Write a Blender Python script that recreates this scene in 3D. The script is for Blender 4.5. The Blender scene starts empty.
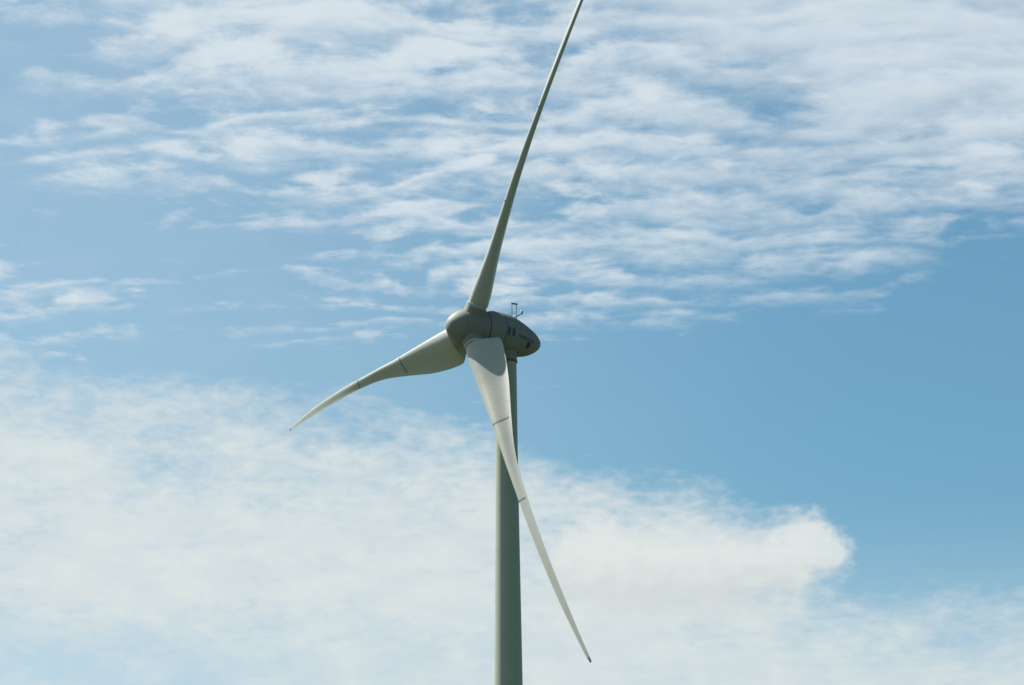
import bpy, bmesh, math, random
from mathutils import Vector, Matrix
R_ = math.radians
scn = bpy.context.scene
random.seed(7)

# ------------------------------------------------------------------ camera
FPX, CX, CY = 3223.69, 512.0, 342.5          # focal length in pixels of a 1024 px wide frame
PITCH, ROLL = R_(15.133), -0.0079
EYE = Vector((0, 0, 1.7))
fwd = Vector((0, math.cos(PITCH), math.sin(PITCH)))
upc = Vector((0, -math.sin(PITCH), math.cos(PITCH)))
rgt = Vector((1, 0, 0))
c_, s_ = math.cos(ROLL), math.sin(ROLL)
R2 = c_ * rgt + s_ * upc
U2 = -s_ * rgt + c_ * upc
cd = bpy.data.cameras.new('camera')
cam = bpy.data.objects.new('camera', cd)
scn.collection.objects.link(cam)
M = Matrix((R2, U2, -fwd)).transposed().to_4x4()
M.translation = EYE
cam.matrix_world = M
cd.sensor_width = 36.0
cd.lens = FPX / 1024.0 * 36.0
cd.clip_start, cd.clip_end = 0.5, 60000.0
scn.camera = cam

# ------------------------------------------------------------------ sun, exposure
SUN_EL, SUN_AZ = R_(50), R_(-59)              # azimuth measured clockwise from +Y (the viewing direction)
sdir = Vector((math.sin(SUN_AZ) * math.cos(SUN_EL), math.cos(SUN_AZ) * math.cos(SUN_EL), math.sin(SUN_EL)))
sl = bpy.data.lights.new('sun', 'SUN')
sl.energy, sl.angle, sl.color = 5.0, R_(0.53), (1.0, 0.95, 0.86)
sun = bpy.data.objects.new('sun', sl)
scn.collection.objects.link(sun)
sun.rotation_euler = (-sdir).to_track_quat('-Z', 'Y').to_euler()
sun.location = (-60, 120, 200)
scn.view_settings.view_transform = 'Standard'
scn.view_settings.look = 'None'
scn.view_settings.exposure = 1.0
scn.view_settings.gamma = 1.0
scn.view_settings.use_curve_mapping = False

# ------------------------------------------------------------------ node helpers
class G:
    """small wrapper for writing node graphs"""
    def __init__(self, tree):
        self.t = tree
    def n(self, kind, **kw):
        d = self.t.nodes.new(kind)
        for k, v in kw.items():
            setattr(d, k, v)
        return d
    def put(self, sock, v):
        if hasattr(v, 'is_linked'):
            self.t.links.new(v, sock)
        else:
            sock.default_value = v
    def m(self, op, a, b=None, c=None, clamp=False):
        d = self.n('ShaderNodeMath', operation=op, use_clamp=clamp)
        self.put(d.inputs[0], a)
        if b is not None: self.put(d.inputs[1], b)
        if c is not None: self.put(d.inputs[2], c)
        return d.outputs[0]
    def add(self, a, b): return self.m('ADD', a, b)
    def sub(self, a, b): return self.m('SUBTRACT', a, b)
    def mul(self, a, b): return self.m('MULTIPLY', a, b)
    def div(self, a, b): return self.m('DIVIDE', a, b)
    def mad(self, a, b, c): return self.m('MULTIPLY_ADD', a, b, c)
    def ss(self, v, lo, hi, a=0.0, b=1.0):
        d = self.n('ShaderNodeMapRange', interpolation_type='SMOOTHSTEP')
        self.put(d.inputs[0], v); self.put(d.inputs[1], lo); self.put(d.inputs[2], hi)
        self.put(d.inputs[3], a); self.put(d.inputs[4], b)
        return d.outputs[0]
    def vec(self, x, y, z=0.0):
        d = self.n('ShaderNodeCombineXYZ')
        for i, v in enumerate((x, y, z)): self.put(d.inputs[i], v)
        return d.outputs[0]
    def noise(self, v, scale, detail=6, rough=0.55, dist=0.0, lac=2.0):
        d = self.n('ShaderNodeTexNoise')
        self.put(d.inputs['Vector'], v)
        d.inputs['Scale'].default_value = scale
        d.inputs['Detail'].default_value = detail
        d.inputs['Roughness'].default_value = rough
        d.inputs['Lacunarity'].default_value = lac
        d.inputs['Distortion'].default_value = dist
        return d.outputs[0]
    def mix(self, f, a, b, blend='MIX'):
        d = self.n('ShaderNodeMix', data_type='RGBA', blend_type=blend)
        self.put(d.inputs[0], f)
        for i, v in ((6, a), (7, b)):
            if not hasattr(v, 'is_linked') and len(v) == 3: v = (*v, 1)
            self.put(d.inputs[i], v)
        return d.outputs[2]
    def curve(self, v, pts):
        d = self.n('ShaderNodeFloatCurve')
        cm = d.mapping
        cv = cm.curves[0]
        cm.clip_min_y, cm.clip_max_y = -1, 2
        while len(cv.points) < len(pts): cv.points.new(0.5, 0.5)
        for p, (x, y) in zip(cv.points, pts): p.location = (x, y)
        cm.update()
        self.put(d.inputs['Value'], v)
        return d.outputs[0]

# ------------------------------------------------------------------ sky with its clouds
SKY_STRENGTH = 0.05
world = bpy.data.worlds.new('World')
scn.world = world
world.use_nodes = True
wt = world.node_tree
wt.nodes.clear()
g = G(wt)
sky = g.n('ShaderNodeTexSky', sky_type='NISHITA', sun_disc=False)
sky.sun_elevation, sky.sun_rotation = SUN_EL, SUN_AZ
sky.altitude, sky.air_density, sky.dust_density, sky.ozone_density = 0, 1.0, 1.0, 1.0
tc = g.n('ShaderNodeTexCoord')
dirv = tc.outputs['Generated']
sp = g.n('ShaderNodeSeparateXYZ'); g.put(sp.inputs[0], dirv)
dx, dy, dz = sp.outputs
hyp = g.m('SQRT', g.add(g.mul(dx, dx), g.mul(dy, dy)))
AZ = g.mul(g.m('ARCTAN2', dx, dy), 180 / math.pi)      # compass bearing from the viewing direction, degrees
EL = g.mul(g.m('ARCTAN2', dz, hyp), 180 / math.pi)     # height above the horizon, degrees
zc = g.m('MAXIMUM', dz, 0.03)
DECK = g.vec(g.mul(g.div(dx, zc), 0.85), g.add(g.mul(g.div(dy, zc), 0.78), g.mul(g.div(dx, zc), 0.04)), 0.0)        # position on a flat cloud deck
LOWV = g.vec(AZ, g.mul(EL, 1.35), 0.0)

def azel(px, py):
    d = fwd + R2 * ((px - CX) / FPX) + U2 * ((CY - py) / FPX)
    return math.degrees(math.atan2(d.x, d.y)), math.degrees(math.atan2(d.z, math.hypot(d.x, d.y)))

A0, A1 = -11.0, 11.0
def cover(rows, y0, dyp, az, el):
    """cloud cover over bearing and height: one bearing curve per height, blended between heights"""
    u = g.m('DIVIDE', g.sub(az, A0), A1 - A0, clamp=True)
    tot = None
    els = [azel(512, y0 + i * dyp)[1] for i in range(len(rows))]
    for i, r in enumerate(rows):
        pts = [((azel(k * 64, y0 + i * dyp)[0] - A0) / (A1 - A0), v) for k, v in enumerate(r)]
        pts = [(0.0, r[0])] + pts + [(1.0, r[-1])]
        cv = g.curve(u, pts)
        st = els[0] - els[1]
        w = g.m('SUBTRACT', 1.0, g.m('ABSOLUTE', g.div(g.sub(el, els[i]), st)), clamp=True)
        if i == 0: w = g.m('MAXIMUM', w, g.ss(el, els[0] - 0.001, els[0]))
        if i == len(rows) - 1: w = g.m('MAXIMUM', w, g.ss(el, els[-1], els[-1] + 0.001, 1.0, 0.0))
        v = g.mul(cv, w)
        tot = v if tot is None else g.add(tot, v)
    return tot

HIGH = [  # broken high cloud
 [.45,.55,.75,.75,.75,.70,.75,.75,.72,.75,.85,.85,.85,.85,.85,.85,.80],
 [.25,.35,.60,.75,.70,.75,.80,.70,.75,.62,.65,.78,.85,.90,.90,.90,.90],
 [.10,.35,.45,.52,.62,.70,.65,.62,.75,.75,.75,.68,.62,.85,.85,.80,.85],
 [.48,.60,.52,.52,.60,.52,.60,.70,.70,.75,.75,.70,.65,.75,.70,.80,.75],
 [.08,.12,.15,.35,.45,.50,.60,.55,.55,.52,.60,.60,.60,.65,.60,.65,.60],
 [.00,.02,.05,.12,.12,.22,.40,.55,.68,.65,.62,.65,.55,.58,.42,.28,.22],
 [.58,.52,.38,.15,.20,.32,.40,.50,.46,.46,.46,.42,.36,.36,.16,.00,.00],
 [.45,.25,.08,.04,.10,.10,.08,.05,.05,.05,.05,.02,.00,.00,.00,.00,.00],
 [.10,.05,.00,.00,.00,.00,.00,.00,.00,.00,.00,.00,.00,.00,.00,.00,.00]]
LOW = [   # the long bank in the lower half
 [.00,.00,.00,.00,.00,.00,.00,.00,.00,.00,.00,.00,.00,.00,.00,.00,.00],
 [.50,.08,.00,.00,.00,.00,.00,.00,.00,.00,.00,.00,.00,.00,.00,.00,.00],
 [.60,.44,.46,.50,.46,.32,.20,.05,.00,.00,.00,.00,.00,.00,.00,.00,.00],
 [.85,.82,.72,.72,.75,.78,.72,.52,.25,.05,.00,.00,.00,.00,.00,.00,.00],
 [.85,.80,.68,.70,.82,.88,.90,.92,.90,.75,.45,.25,.05,.00,.00,.00,.00],
 [.85,.90,.92,.92,.92,.92,.92,.92,.90,.82,.90,.85,.70,.30,.08,.10,.05],
 [.90,.90,.90,.90,.92,.90,.90,.92,.92,.90,.90,.88,.72,.32,.18,.20,.15],
 [.46,.50,.52,.56,.60,.65,.72,.76,.82,.85,.85,.80,.75,.68,.58,.50,.50],
 [.38,.42,.45,.50,.58,.65,.70,.75,.80,.85,.85,.85,.85,.80,.75,.75,.75]]

# high deck
wa = g.sub(g.noise(DECK, 5.0, 4, .5), 0.5)
wb = g.sub(g.noise(g.vec(g.add(AZ, 40.0), EL, 3.0), 0.7, 4, .55), 0.5)
covA = cover(HIGH, 0, 50, g.mad(wb, 2.0, AZ), g.mad(wa, 0.9, EL))
covA = g.sub(covA, g.ss(covA, 0.0, 0.25, 0.27, 0.0))
covA = g.mul(covA, g.ss(EL, 24.0, 40.0, 1.0, 0.15))
covA = g.mul(covA, g.ss(g.m('ABSOLUTE', AZ), 14.0, 45.0, 1.0, 0.05))
nA0 = g.noise(DECK, 6.5, 4, .5, 0.6)
nA = g.noise(DECK, 15.0, 7, .60, 0.3)
nA2 = g.noise(DECK, 60.0, 4, .6, 0.2)
sd = g.n('ShaderNodeSeparateXYZ'); g.put(sd.inputs[0], DECK)
wphase = g.add(g.mul(sd.outputs[1], math.tau / 0.085), g.mul(g.sub(nA0, .5), 22.0))     # rows of the rippled deck
rows_ = g.mul(g.m('SINE', g.add(wphase, g.mul(g.sub(nA, .5), 5.0))), 0.19)
amp = g.mul(g.ss(AZ, -1.0, 5.0, 1.0, 0.55), g.ss(covA, 0.62, 0.95, 1.0, 0.6))   # the deck runs together to the right
tex = g.mul(amp, g.add(g.add(rows_, g.mul(g.sub(nA0, .5), 1.1)), g.add(g.mul(g.sub(nA, .5), 1.9), g.mul(g.sub(nA2, .5), 0.55))))
denA = g.ss(g.add(g.sub(covA, g.ss(AZ, -8.0, -1.0, 0.03, 0.0)), tex), 0.10, 1.16)
# low bank
wc = g.sub(g.noise(g.vec(g.mul(AZ, .5), EL), 1.3, 4, .5), 0.5)
wd = g.sub(g.noise(g.vec(g.add(g.mul(AZ, .6), 90.0), EL, 7.0), 1.1, 4, .5), 0.5)
covB = cover(LOW, 310, 47, g.mad(wd, 1.6, AZ), g.mad(wc, 0.45, EL))
covB = g.mul(covB, g.ss(g.m('ABSOLUTE', AZ), 14.0, 45.0, 1.0, 0.0))
nB = g.noise(g.vec(g.mul(AZ, .5), EL, 1.0), 1.5, 7, .5, 0.3)
nB2 = g.noise(g.vec(g.mul(AZ, .7), g.mul(EL, 1.5)), 4.6, 3, .5, 0.3)
texB = g.mul(g.add(g.mul(g.sub(nB, .5), 0.95), g.mul(g.sub(nB2, .5), 0.6)), g.ss(EL, 9.3, 11.0, 0.6, 1.0))
covB = g.sub(g.mul(covB, 0.97), g.ss(covB, 0.0, 0.2, 0.4, 0.0))
denB = g.ss(g.add(covB, texB), 0.08, 0.98)
# cumulus head at the right end of the bank
puff = None
nP = g.sub(g.noise(LOWV, 2.4, 7, .56, 0.2), 0.5)
for px, py, ra, rb in ((808, 543, 35, 37), (768, 568, 60, 33), (712, 572, 70, 42), (640, 580, 80, 50), (700, 615, 90, 34), (824, 553, 34, 24), (600, 560, 60, 44)):
    a0, e0 = azel(px, py)
    k = 180 / math.pi / FPX
    qa = g.div(g.sub(AZ, a0), ra * k * 1.03)
    qe = g.div(g.sub(EL, e0), rb * k)
    d = g.sub(1.0, g.m('SQRT', g.add(g.mul(qa, qa), g.mul(qe, qe))))
    puff = d if puff is None else g.m('SMOOTH_MAX', puff, d, 0.2)
puffn = g.mad(nP, 1.35, puff)
denP = g.mul(g.ss(puffn, -0.10, 0.52), g.ss(EL, azel(700, 640)[1], azel(700, 585)[1]))

k = 1.0 / (SKY_STRENGTH * 2 ** 1.0)
skyc = g.mix(1.0, sky.outputs[0], (0.64, 1.00, 1.02), 'MULTIPLY')
veil = g.mul(g.ss(AZ, -9.0, 7.0, 0.27, 0.0), g.mad(g.sub(nB, .5), 0.5, 1.0))   # thin milky veil, thicker towards the sun
skyc = g.mix(veil, skyc, (.70 * k, .80 * k, .86 * k))
skyc = g.mix(g.ss(EL, 8.6, 12.5, 0.42, 0.0), skyc, (.60 * k, .73 * k, .83 * k))   # pale air near the horizon
colA = (.71 * k, .785 * k, .835 * k)
nC = g.noise(g.vec(g.mul(AZ, .45), EL, 5.0), 2.0, 6, .55, 0.4)
colB = g.mix(g.ss(nC, .36, .64), (.68 * k, .745 * k, .76 * k), (.735 * k, .785 * k, .775 * k))
colP = g.mix(g.ss(g.mad(nP, 1.2, EL), azel(700, 600)[1], azel(700, 545)[1]), (.655 * k, .70 * k, .695 * k), (.765 * k, .805 * k, .79 * k))  # cumulus shading put into its colour: grey underside, white top
c1 = g.mix(g.mul(denA, 0.92), skyc, colA)
c2 = g.mix(g.mul(denB, 0.93), c1, colB)
c3 = g.mix(g.mul(denP, 0.85), c2, colP)
bg = g.n('ShaderNodeBackground')
bg.inputs['Strength'].default_value = SKY_STRENGTH
g.put(bg.inputs['Color'], c3)
out = g.n('ShaderNodeOutputWorld')
wt.links.new(bg.outputs[0], out.inputs[0])

# ------------------------------------------------------------------ materials
def material(name, base, rough=0.45, var=0.12, streak=0.0, scale=0.6, metal=0.0):
    m = bpy.data.materials.new(name)
    m.use_nodes = True
    q = G(m.node_tree)
    p = m.node_tree.nodes['Principled BSDF']
    t = q.n('ShaderNodeTexCoord').outputs['Object']
    n1 = q.noise(t, scale, 6, .6)
    n2 = q.noise(t, scale * 9, 4, .6)
    f = q.add(q.mul(q.sub(n1, .5), 2 * var), q.mul(q.sub(n2, .5), var * .7))
    if streak:
        mp = q.n('ShaderNodeMapping'); q.put(mp.inputs[0], t); mp.inputs['Scale'].default_value = (3.0, 3.0, 0.06)
        n3 = q.noise(mp.outputs[0], 1.6, 5, .65)
        f = q.add(f, q.mul(q.sub(n3, .5), streak))
    f = q.add(f, 1.0)
    col = q.n('ShaderNodeVectorMath', operation='SCALE')
    col.inputs[0].default_value = base
    q.put(col.inputs['Scale'], f)
    q.put(p.inputs['Base Color'], col.outputs[0])
    q.put(p.inputs['Roughness'], q.mad(q.sub(n2, .5), 0.2, rough))
    p.inputs['Metallic'].default_value = metal
    return m
MT = {
 'tower':   material('tower_paint', (.27, .305, .235), .5, .05, .16, .25),
 'blade':   material('blade_gelcoat', (.335, .345, .30), .4, .08, 0, .5),
 'nacelle': material('nacelle_paint', (.165, .172, .150), .66, .11, .12, .8),
 'stub':    material('root_housing_paint', (.165, .158, .135), .66, .12, 0, 1.2),
 'seam':    material('seam_rubber', (.07, .075, .07), .7, .1),
 'band':    material('joint_tape', (.10, .115, .10), .6, .1),
 'tip':     material('cast_aluminium', (.12, .13, .12), .5, .1, 0, 2, .3),
 'blue':    material('blue_lettering', (.003, .028, .085), .4, .1),
 'dark':    material('dark_louvre', (.015, .017, .016), .7, .1),
 'red':     material('red_lens', (.14, .03, .025), .35, .1),
 'steel':   material('galvanised_steel', (.30, .32, .32), .5, .1, 0, 4, .4),
 'cream':   material('pale_boom_paint', (.55, .54, .45), .5, .1),
 'concrete': material('concrete', (.34, .33, .31), .85, .15),
}

# ------------------------------------------------------------------ ground
def ground_material():
    m = bpy.data.materials.new('grass_field'); m.use_nodes = True
    q = G(m.node_tree); p = m.node_tree.nodes['Principled BSDF']
    t = q.n('ShaderNodeTexCoord').outputs['Object']
    f = q.noise(t, .02, 8, .6); f2 = q.noise(t, 1.2, 6, .65)
    c = q.mix(f, (.026, .045, .014), (.052, .066, .022))
    c = q.mix(q.mul(f2, .5), c, (.02, .034, .010))
    q.put(p.inputs['Base Color'], c); p.inputs['Roughness'].default_value = .9
    return m
bm = bmesh.new()
rings = [0, 40, 120, 320, 700, 1500, 4000, 12000, 40000]
prev = None
for r in rings:
    if r == 0:
        cur = [bm.verts.new((0, 0, 0))]
    else:
        cur = [bm.verts.new((r * math.cos(i * math.tau / 64), r * math.sin(i * math.tau / 64), 0)) for i in range(64)]
    if prev:
        for i in range(64):
            j = (i + 1) % 64
            if len(prev) == 1: bm.faces.new((prev[0], cur[i], cur[j]))
            else: bm.faces.new((prev[i], cur[i], cur[j], prev[j]))
    prev = cur
me = bpy.data.meshes.new('ground'); bm.to_mesh(me); bm.free()
me.materials.append(ground_material())
ground = bpy.data.objects.new('ground', me); scn.collection.objects.link(ground)
ground['kind'] = 'structure'

# ------------------------------------------------------------------ turbine frame
PSI, TILT, PHI = -1.0277, 0.0685, -0.5018      # yaw of the nose, tilt of the shaft, rotor angle
HUB = Vector((-3.98690, 297.33971, 81.79031)) + EYE
a = Vector((math.sin(PSI) * math.cos(TILT), -math.cos(PSI) * math.cos(TILT), math.sin(TILT)))   # nose direction
up = (Vector((0, 0, 1)) - a * a.z).normalized()
side = a.cross(up)
BASE = Vector(((HUB - a * 3.99).x, (HUB - a * 3.99).y, 0.0))

turbine = bpy.data.objects.new('wind_turbine', None)
scn.collection.objects.link(turbine)
turbine.location = BASE
turbine.empty_display_size = 4
turbine['label'] = 'tall grey wind turbine with three curved blades and an egg-shaped nacelle against clouds'
turbine['category'] = 'wind turbine'

def link(name, bm, mat, parent, loc=(0, 0, 0), rot=None, smooth=True, sharp=35):
    bmesh.ops.recalc_face_normals(bm, faces=bm.faces)
    me = bpy.data.meshes.new(name); bm.to_mesh(me); bm.free()
    me.materials.append(mat)
    if smooth:
        me.polygons.foreach_set('use_smooth', [True] * len(me.polygons))
        me.set_sharp_from_angle(angle=R_(sharp))
    o = bpy.data.objects.new(name, me); scn.collection.objects.link(o)
    o.parent = parent; o.location = loc
    if rot is not None:
        o.rotation_euler = rot
    return o

def loft(bm, rings, closed=True, cap0=True, cap1=True):
    vs = [[bm.verts.new(p) for p in r] for r in rings]
    n = len(vs[0])
    for r0, r1 in zip(vs, vs[1:]):
        for i in range(n if closed else n - 1):
            j = (i + 1) % n
            bm.faces.new((r0[i], r0[j], r1[j], r1[i]))
    if cap0: bm.faces.new(vs[0][::-1])
    if cap1: bm.faces.new(vs[-1])
    return vs

def frame_of(d):
    d = d.normalized()
    h = Vector((0, 0, 1)) if abs(d.z) < .9 else Vector((1, 0, 0))
    x = d.cross(h).normalized()
    return x, d.cross(x)

def circle(c, d, r, n=48):
    x, y = frame_of(d)
    return [c + r * (math.cos(i * math.tau / n) * x + math.sin(i * math.tau / n) * y) for i in range(n)]

def tube(bm, pts, r, n=12, r1=None):
    pts = [Vector(p) for p in pts]
    rings = []
    for i, p in enumerate(pts):
        d = (pts[min(i + 1, len(pts) - 1)] - pts[max(i - 1, 0)])
        rr = r if r1 is None else r + (r1 - r) * i / (len(pts) - 1)
        rings.append(circle(p, d, rr, n))
    loft(bm, rings)

def interp(tab, x):
    """smooth (monotone-ish Catmull-Rom) interpolation in a table of (x, y)"""
    if x <= tab[0][0]: return tab[0][1]
    if x >= tab[-1][0]: return tab[-1][1]
    for i in range(len(tab) - 1):
        x0, y0 = tab[i]; x1, y1 = tab[i + 1]
        if x0 <= x <= x1:
            h = x1 - x0; u = (x - x0) / h
            dd = (y1 - y0) / h
            def slope(j):
                if j == 0 or j == len(tab) - 1: return dd
                a1 = (tab[j][1] - tab[j - 1][1]) / (tab[j][0] - tab[j - 1][0])
                a2 = (tab[j + 1][1] - tab[j][1]) / (tab[j + 1][0] - tab[j][0])
                return 0 if a1 * a2 <= 0 else 2 * a1 * a2 / (a1 + a2)
            m0, m1 = slope(i), slope(i + 1)
            return ((1 + 2 * u) * (1 - u) ** 2 * y0 + u * (1 - u) ** 2 * h * m0
                    + u * u * (3 - 2 * u) * y1 + u * u * (u - 1) * h * m1)

# ------------------------------------------------------------------ tower
hz = HUB.z
TOP = hz - 2.75                                  # where the steel tube ends under the yaw collar
def tower_r(z):
    return interp([(0, 2.15), (6, 2.0), (20, 1.66), (hz - 34.5, 1.335), (hz - 10.5, 1.045), (TOP, 1.0)], z)
bm = bmesh.new()
zs = [0, .5, 1, 2, 4, 6, 9, 12, 16, 20, 25, 30, 35, 40, 44, 48, 52, 56, 60, 64, 68, 72, 75, 78, TOP]
loft(bm, [circle(Vector((0, 0, z)), Vector((0, 0, 1)), tower_r(z), 72) for z in zs])
tower = link('tower', bm, MT['tower'], turbine)
bm = bmesh.new()
loft(bm, [circle(Vector((0, 0, z)), Vector((0, 0, 1)), r, 72) for z, r in ((-.6, 4.2), (.25, 4.2), (.3, 4.15))])
link('foundation', bm, MT['concrete'], tower)
for z in (20.3, 41.0, 62.2):                     # bolted section joints: hairline weld rings
    bm = bmesh.new()
    loft(bm, [circle(Vector((0, 0, z + d)), Vector((0, 0, 1)), tower_r(z) + e, 72) for d, e in ((-.05, -.03), (-.05, .006), (.05, .006), (.05, -.03))], cap0=False, cap1=False)
    link('section_joint', bm, MT['tower'], tower)
bm = bmesh.new()
loft(bm, [circle(Vector((0, 0, TOP + d)), Vector((0, 0, 1)), r, 72) for d, r in ((-.10, .94), (-.10, 1.06), (-.08, 1.09), (.06, 1.09), (.08, 1.06), (.08, .94))], cap0=False, cap1=False)
link('yaw_flange', bm, MT['seam'], tower)
bm = bmesh.new()                                 # ribbed yaw collar between tower and nacelle
NR = 96
prof = [(.081, 1.03), (.6, 1.04), (1.75, 1.06)]
loft(bm, [[Vector(((r + (.02 if (i // 2) % 2 else -.015)) * math.cos(i * math.tau / NR), (r + (.02 if (i // 2) % 2 else -.015)) * math.sin(i * math.tau / NR), TOP + d)) for i in range(NR)] for d, r in prof])
link('yaw_collar', bm, MT['nacelle'], tower)

# ------------------------------------------------------------------ bodies of revolution about the shaft
HL = HUB - BASE                                  # hub in the turbine's own frame
PROF = [(-7.80, 0.0), (-7.74, .26), (-7.55, .56), (-7.2, .87), (-6.6, 1.24), (-5.8, 1.56), (-4.8, 1.83), (-3.8, 1.99), (-2.9, 2.02), (-2.0, 2.0),
        (-1.2, 1.97), (0, 1.90), (.7, 1.80), (1.3, 1.57), (1.8, 1.26), (2.15, .92), (2.4, .58), (2.51, .30), (2.55, 0.0)]
DROP = [(-7.8, -.10), (-6.5, -.10), (-5, .05), (-3.5, .20), (-2.2, .20), (-1.2, .06), (0, .0), (2.6, 0)]
def body_pt(s, ang, off=0.0):
    """ang 0 = top, +90 deg = the flank turned to the camera"""
    r = interp(PROF, s) + off
    toward = -side                                # the side of the nacelle that faces the viewer
    return a * s + up * (r * math.cos(ang) + interp(DROP, s)) + toward * (r * math.sin(ang))
if (-side).dot(-fwd) < 0:
    side_sign = -1
else:
    side_sign = 1
def bpnt(s, ang, off=0.0):
    return body_pt(s, ang * side_sign, off)

def body(s0, s1, steps, off=0.0, n=96, ends=True):
    rings = []
    for i in range(steps + 1):
        u = i / steps
        s = s0 + (s1 - s0) * u
        rings.append([bpnt(s, k * math.tau / n, off) for k in range(n)])
    return rings

def seam_ring(name, s, w, parent, depth=.06, proud=.006):
    bm = bmesh.new()
    n = 96
    loft(bm, [[bpnt(s + d, k * math.tau / n, o) for k in range(n)] for d, o in ((-w, -depth), (-w, proud), (w, proud), (w, -depth))], cap0=False, cap1=False)
    return link(name, bm, MT['seam'], parent)

# nacelle: generator ring and egg-shaped tail
bm = bmesh.new()
S = [-1.26, -1.6, -2, -2.4, -2.9, -3.3, -3.8, -4.3, -4.8, -5.3, -5.8, -6.2, -6.6, -6.9, -7.2, -7.4, -7.55, -7.66, -7.74, -7.78, -7.797]
loft(bm, [[bpnt(s, k * math.tau / 96) for k in range(96)] for s in S])
nacelle = link('nacelle', bm, MT['nacelle'], turbine, HL)
seam_ring('seam', -2.92, .035, nacelle)
# rotor hub and nose
bm = bmesh.new()
S = [-1.14, -.8, -.4, 0, .35, .7, 1.0, 1.28]
loft(bm, [[bpnt(s, k * math.tau / 96) for k in range(96)] for s in S])
hub = link('rotor_hub', bm, MT['stub'], turbine, HL)
bm = bmesh.new()                                 # dark gap between the turning hub and the nacelle
loft(bm, [[bpnt(s, k * math.tau / 96, -.05) for k in range(96)] for s in (-1.27, -1.13)])
link('gap_seal', bm, MT['seam'], hub)
bm = bmesh.new()
S = [1.285, 1.5, 1.7, 1.9, 2.05, 2.2, 2.33, 2.42, 2.48, 2.52, 2.54, 2.548]
loft(bm, [[bpnt(s, k * math.tau / 96, .03 if s < 1.6 else .02) for k in range(96)] for s in S])
nose = link('nose_cone', bm, MT['nacelle'], hub)

# ------------------------------------------------------------------ blades
RB, CONE, BEND = 41.25, -0.0305, 3.152
T0 = 0.0585
CH = [(.0585, 3.35), (.063, 3.5), (.072, 3.66), (.09, 3.72), (.12, 3.65), (.16, 3.45), (.21, 3.1), (.26, 2.62), (.32, 2.02), (.37, 1.58), (.42, 1.28), (.48, 1.06), (.55, .98), (.66, .93), (.75, .86), (.85, .72), (.92, .54), (.96, .45), (.985, .36), (1, .24)]
TH = [(.0585, 1.95), (.09, 1.85), (.12, 1.62), (.16, 1.34), (.2, 1.12), (.3, .88), (.4, .70), (.55, .50), (.7, .39), (.85, .28), (.95, .15), (1, .08)]
TW = [(.0585, 31), (.12, 30), (.2, 28), (.3, 26), (.42, 20), (.52, 11), (.66, 4), (1, -3)]
AX = [(.0585, .26), (.2, .235), (.32, .27), (.45, .40), (.7, .5), (1, .55)]
CAM = [(.0585, .035), (.15, .06), (.3, .075), (.5, .06), (1, .03)]
def axis_pt(t):
    y = CONE * RB * t + BEND * t ** 2.3
    if t > .965: y += .05 * ((t - .965) / .035) ** 2       # little winglet at the tip
    sw = .13 * math.sin(math.pi * (t - .35) / .65) if t > .35 else 0   # slight edgewise sweep
    return Vector((sw, y, RB * t))
NS = 24
def section(t, grow=0.0, tt=None):
    c, th, b = interp(CH, t), interp(TH, t), R_(interp(TW, t))
    ax, cm = interp(AX, t), interp(CAM, t)
    q = Vector((math.cos(b), -math.sin(b), 0)); m = Vector((math.sin(b), math.cos(b), 0))
    o = axis_pt(t)
    pts = []
    for i in range(2 * NS):
        th_i = math.pi * i / NS
        x = .5 * (1 + math.cos(th_i))
        x = min(max(x, 0), 1)
        sgn = 1 if i < NS else -1
        yt = 5 * (.2969 * math.sqrt(x) - .1260 * x - .3516 * x * x + .2843 * x ** 3 - .1015 * x ** 4) * th
        yt = max(yt, .012)
        yc = cm * c * (4 * x * (1 - x)) * (.35 + 1.3 * x)
        xx = (ax - x) * c
        # normals grown for the tape bands
        yy = yc + sgn * yt
        if grow:
            xx += grow * (1 - 2 * x) * .8
            yy += sgn * grow
        zz = .5 * max(0, min(1, (x - .3) / .7)) * max(0, 1 - (t - T0) / .05)
        pts.append(o + q * xx + m * yy + Vector((0, 0, zz)))
    return pts
bm = bmesh.new()
ts = [T0, .0605, .063, .067, .072, .077, .083] + [.09 + .0085 * i for i in range(105)] + [.98, .985, .988]
loft(bm, [section(t) for t in ts])
blade_b, blade = bm, None

def blade_matrix(k):
    th = PHI + k * math.tau / 3
    b = math.cos(th) * up + math.sin(th) * side
    et = math.sin(th) * up - math.cos(th) * side
    return Matrix((et, -a, b)).transposed()        # local X = leading edge, Y = downwind, Z = span

blade_me = None
parts = {}
def make_blade(k):
    rot = blade_matrix(k).to_euler()
    global parts
    if not parts:
        o = link('blade', blade_b, MT['blade'], turbine, HL, rot, sharp=50)
        subs = []
        for t in (.31, .54):
            b2 = bmesh.new()
            d = .085 / RB
            loft(b2, [section(t + e, h)[NS + 4:2 * NS - 5] for e, h in ((-d, -.004), (-d, .014), (d, .014), (d, -.004))], closed=False, cap0=False, cap1=False)
            subs.append(link('joint_band', b2, MT['band'], o))
        b2 = bmesh.new()
        loft(b2, [section(t, .004) for t in (.9885, .993, .997, 1.0)])
        subs.append(link('tip_cap', b2, MT['tip'], o))
        b2 = bmesh.new()
        z = axis_pt(T0)
        prof = [(-.16, .9), (-.16, .985), (-.02, .985), (.0, 1.02), (.10, 1.02), (.12, .98), (.12, .9)]
        loft(b2, [circle(Vector((0, z.y, z.z + dz)), Vector((0, 0, 1)), r, 64) for dz, r in prof], cap0=True, cap1=True)
        subs.append(link('root_flange', b2, MT['blade'], o))
        parts['o'] = o; parts['s'] = subs
        return o
    o = parts['o'].copy(); scn.collection.objects.link(o)
    o.rotation_euler = rot
    for s in parts['s']:
        c = s.copy(); scn.collection.objects.link(c); c.parent = o
    return o
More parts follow.
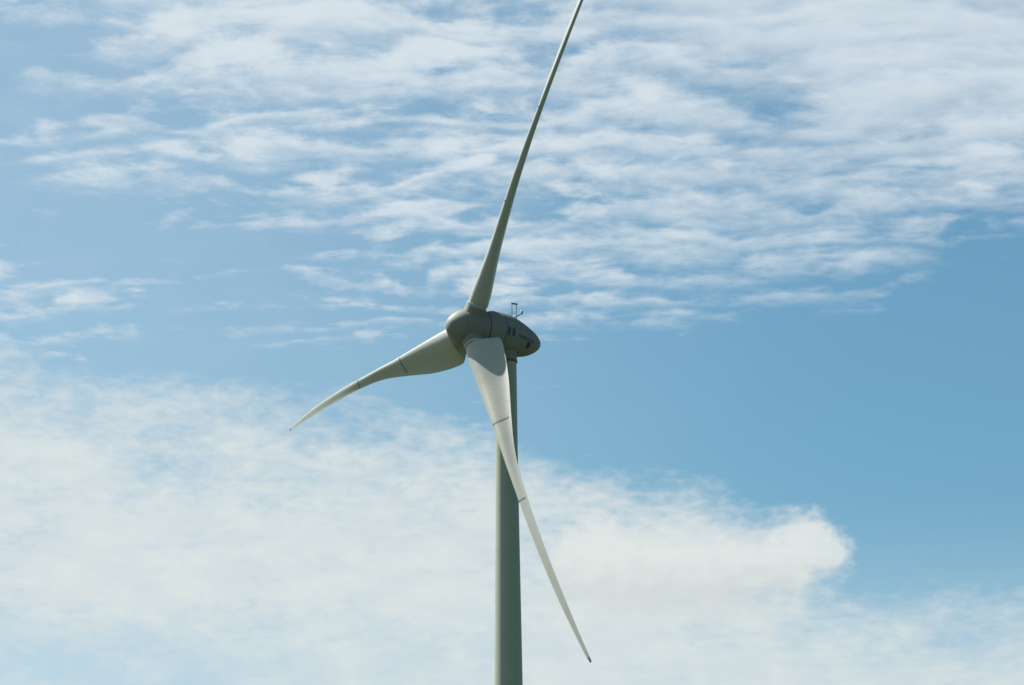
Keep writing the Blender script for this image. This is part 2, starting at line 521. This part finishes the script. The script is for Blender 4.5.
for k in range(3): make_blade(k)
# blade root housings on the hub
for k in range(3):
    Mx = blade_matrix(k)
    b2 = bmesh.new()
    z1 = axis_pt(T0)
    loft(b2, [circle(Vector((0, z1.y * w, z)), Vector((0, 0, 1)), r, 64) for z, r, w in ((1.1, 1.12, .6), (1.75, 1.08, .8), (1.95, 1.03, .9), (z1.z - .17, .985, 1), (z1.z - .155, .95, 1))])
    link('blade_root_housing', b2, MT['stub'], hub, (0, 0, 0), Mx.to_euler())

# ------------------------------------------------------------------ markings on the flank
def wrap(bm, s_start, ang0, flip_sign=1):
    """lay a flat drawing (x along the shaft towards the tail, y upward) on the nacelle's flank"""
    for v in bm.verts:
        s = s_start - v.co.x
        r = interp(PROF, s)
        ang = ang0 - v.co.y / max(r, .3)
        v.co = bpnt(s, ang, .006 + v.co.z)
def refine(bm, ln):
    bmesh.ops.triangulate(bm, faces=bm.faces)
    for _ in range(6):
        es = [e for e in bm.edges if e.calc_length() > ln]
        if not es: break
        bmesh.ops.subdivide_edges(bm, edges=es, cuts=1, use_grid_fill=False)
        bmesh.ops.triangulate(bm, faces=bm.faces)
# emblem: a pair of rounded half-shapes
bm = bmesh.new()
for x0, sg in ((.22, -1), (.70, 1)):
    pts = []
    for i in range(32):                          # a leaf-like upright stroke, fuller on its outer side
        u = math.tau * i / 32
        w = .20 if math.cos(u) * sg > 0 else .13
        pts.append((x0 + w * math.cos(u), .45 * math.sin(u)))
    bm.faces.new([bm.verts.new((x, y, 0)) for x, y in pts])
refine(bm, .12)
wrap(bm, -2.98, R_(96))
link('emblem', bm, MT['blue'], nacelle)
cu = bpy.data.curves.new('lettering', 'FONT')
cu.body = 'ENERCON'; cu.size = .46; cu.offset = .012
tmp = bpy.data.objects.new('lettering_source', cu); scn.collection.objects.link(tmp)
dg = bpy.context.evaluated_depsgraph_get()
tm = bpy.data.meshes.new_from_object(tmp.evaluated_get(dg))
bm = bmesh.new(); bm.from_mesh(tm)
bpy.data.objects.remove(tmp); bpy.data.curves.remove(cu); bpy.data.meshes.remove(tm)
xs = [v.co.x for v in bm.verts]
sc = 2.1 / (max(xs) - min(xs))
for v in bm.verts: v.co.x = (v.co.x - min(xs)) * sc; v.co.y -= .2
refine(bm, .2)
wrap(bm, -4.35, R_(99))
link('lettering', bm, MT['blue'], nacelle)
# ventilation opening and a red marker lamp beneath it
def flank_box(name, s, ang, ls, la, h, mat, n=4):
    bm = bmesh.new()
    r = interp(PROF, s)
    def ringo(off, k):
        pts = []
        for sx, sy in ((-1, -1), (1, -1), (1, 1), (-1, 1)):
            pts.append(bpnt(s + sx * ls * k, ang + sy * la * k / r, off))
        return pts
    loft(bm, [ringo(-.08, 1), ringo(h * .7, 1), ringo(h, .85)])
    return link(name, bm, mat, nacelle, smooth=False)
vent = flank_box('vent_hood', -5.72, R_(116), .17, .19, .07, MT['dark'])
flank_box('marker_lamp', -5.66, R_(127), .12, .11, .10, MT['red'])

# ------------------------------------------------------------------ roof gear: sensor mast, rail, boom with lamp
def roof(s, h, ang=0.0):
    return bpnt(s, ang, 0) + Vector((0, 0, h))
m0 = -4.55
bm = bmesh.new()
p0, p1 = roof(m0, -.1), roof(m0 - .52, -.1)
topz = p0.z + 1.62
tube(bm, [p0, Vector((p0.x, p0.y, topz))], .042)
tube(bm, [p1, Vector((p1.x, p1.y, topz))], .042)
for f in (.45,):
    za = p0.z + 1.52 * f
    tube(bm, [Vector((p0.x, p0.y, za)), Vector((p1.x, p1.y, za))], .02)
mast = link('sensor_mast', bm, MT['steel'], nacelle)
bm = bmesh.new()
d = (p1 - p0); d.z = 0; d.normalize()
tube(bm, [Vector((p0.x, p0.y, topz)) - d * .06, Vector((p1.x, p1.y, topz)) + d * .08], .085)
link('cross_bar', bm, MT['band'], mast)
bm = bmesh.new()
q0 = roof(m0 + .62, 0.0); q1 = Vector((p0.x, p0.y, p0.z + .72))
tube(bm, [q0, q1], .035)
link('stay', bm, MT['steel'], mast)
bm = bmesh.new()
b0 = roof(m0 - .12, .12); b1 = roof(m0 - 1.15, 0)
b1.z = b0.z + .62
tube(bm, [b0, b0.lerp(b1, .5), b1],   .11, 16, .09)
boom = link('lamp_boom', bm, MT['cream'], nacelle)
bm = bmesh.new()
loft(bm, [circle(b1 + Vector((0, 0, z)), Vector((0, 0, 1)), r, 20) for z, r in ((-.1, .10), (.02, .12), (.20, .11), (.27, .07), (.30, .02))])
link('obstruction_lamp', bm, MT['steel'], boom)
bm = bmesh.new()
c0 = roof(m0 - .45, -.12)
loft(bm, [circle(c0 + Vector((0, 0, z)), Vector((0, 0, 1)), r, 20) for z, r in ((-.15, .16), (.22, .15), (.30, .11))])
link('pedestal', bm, MT['seam'], boom)
bm = bmesh.new()                                  # low equipment box in front of the mast
c0 = roof(m0 + .55, -.02)
x_, y_ = -a.copy(), (side * -side_sign)
rings = []
for z, k_ in ((-.18, 1), (.05, 1), (.09, .85)):
    rings.append([c0 + x_ * (sx * .35 * k_) + y_ * (sy * .3 * k_) + Vector((0, 0, z)) for sx, sy in ((-1, -1), (1, -1), (1, 1), (-1, 1))])
loft(bm, rings)
link('roof_hatch', bm, MT['nacelle'], nacelle, smooth=False)

scn.render.engine = 'CYCLES'
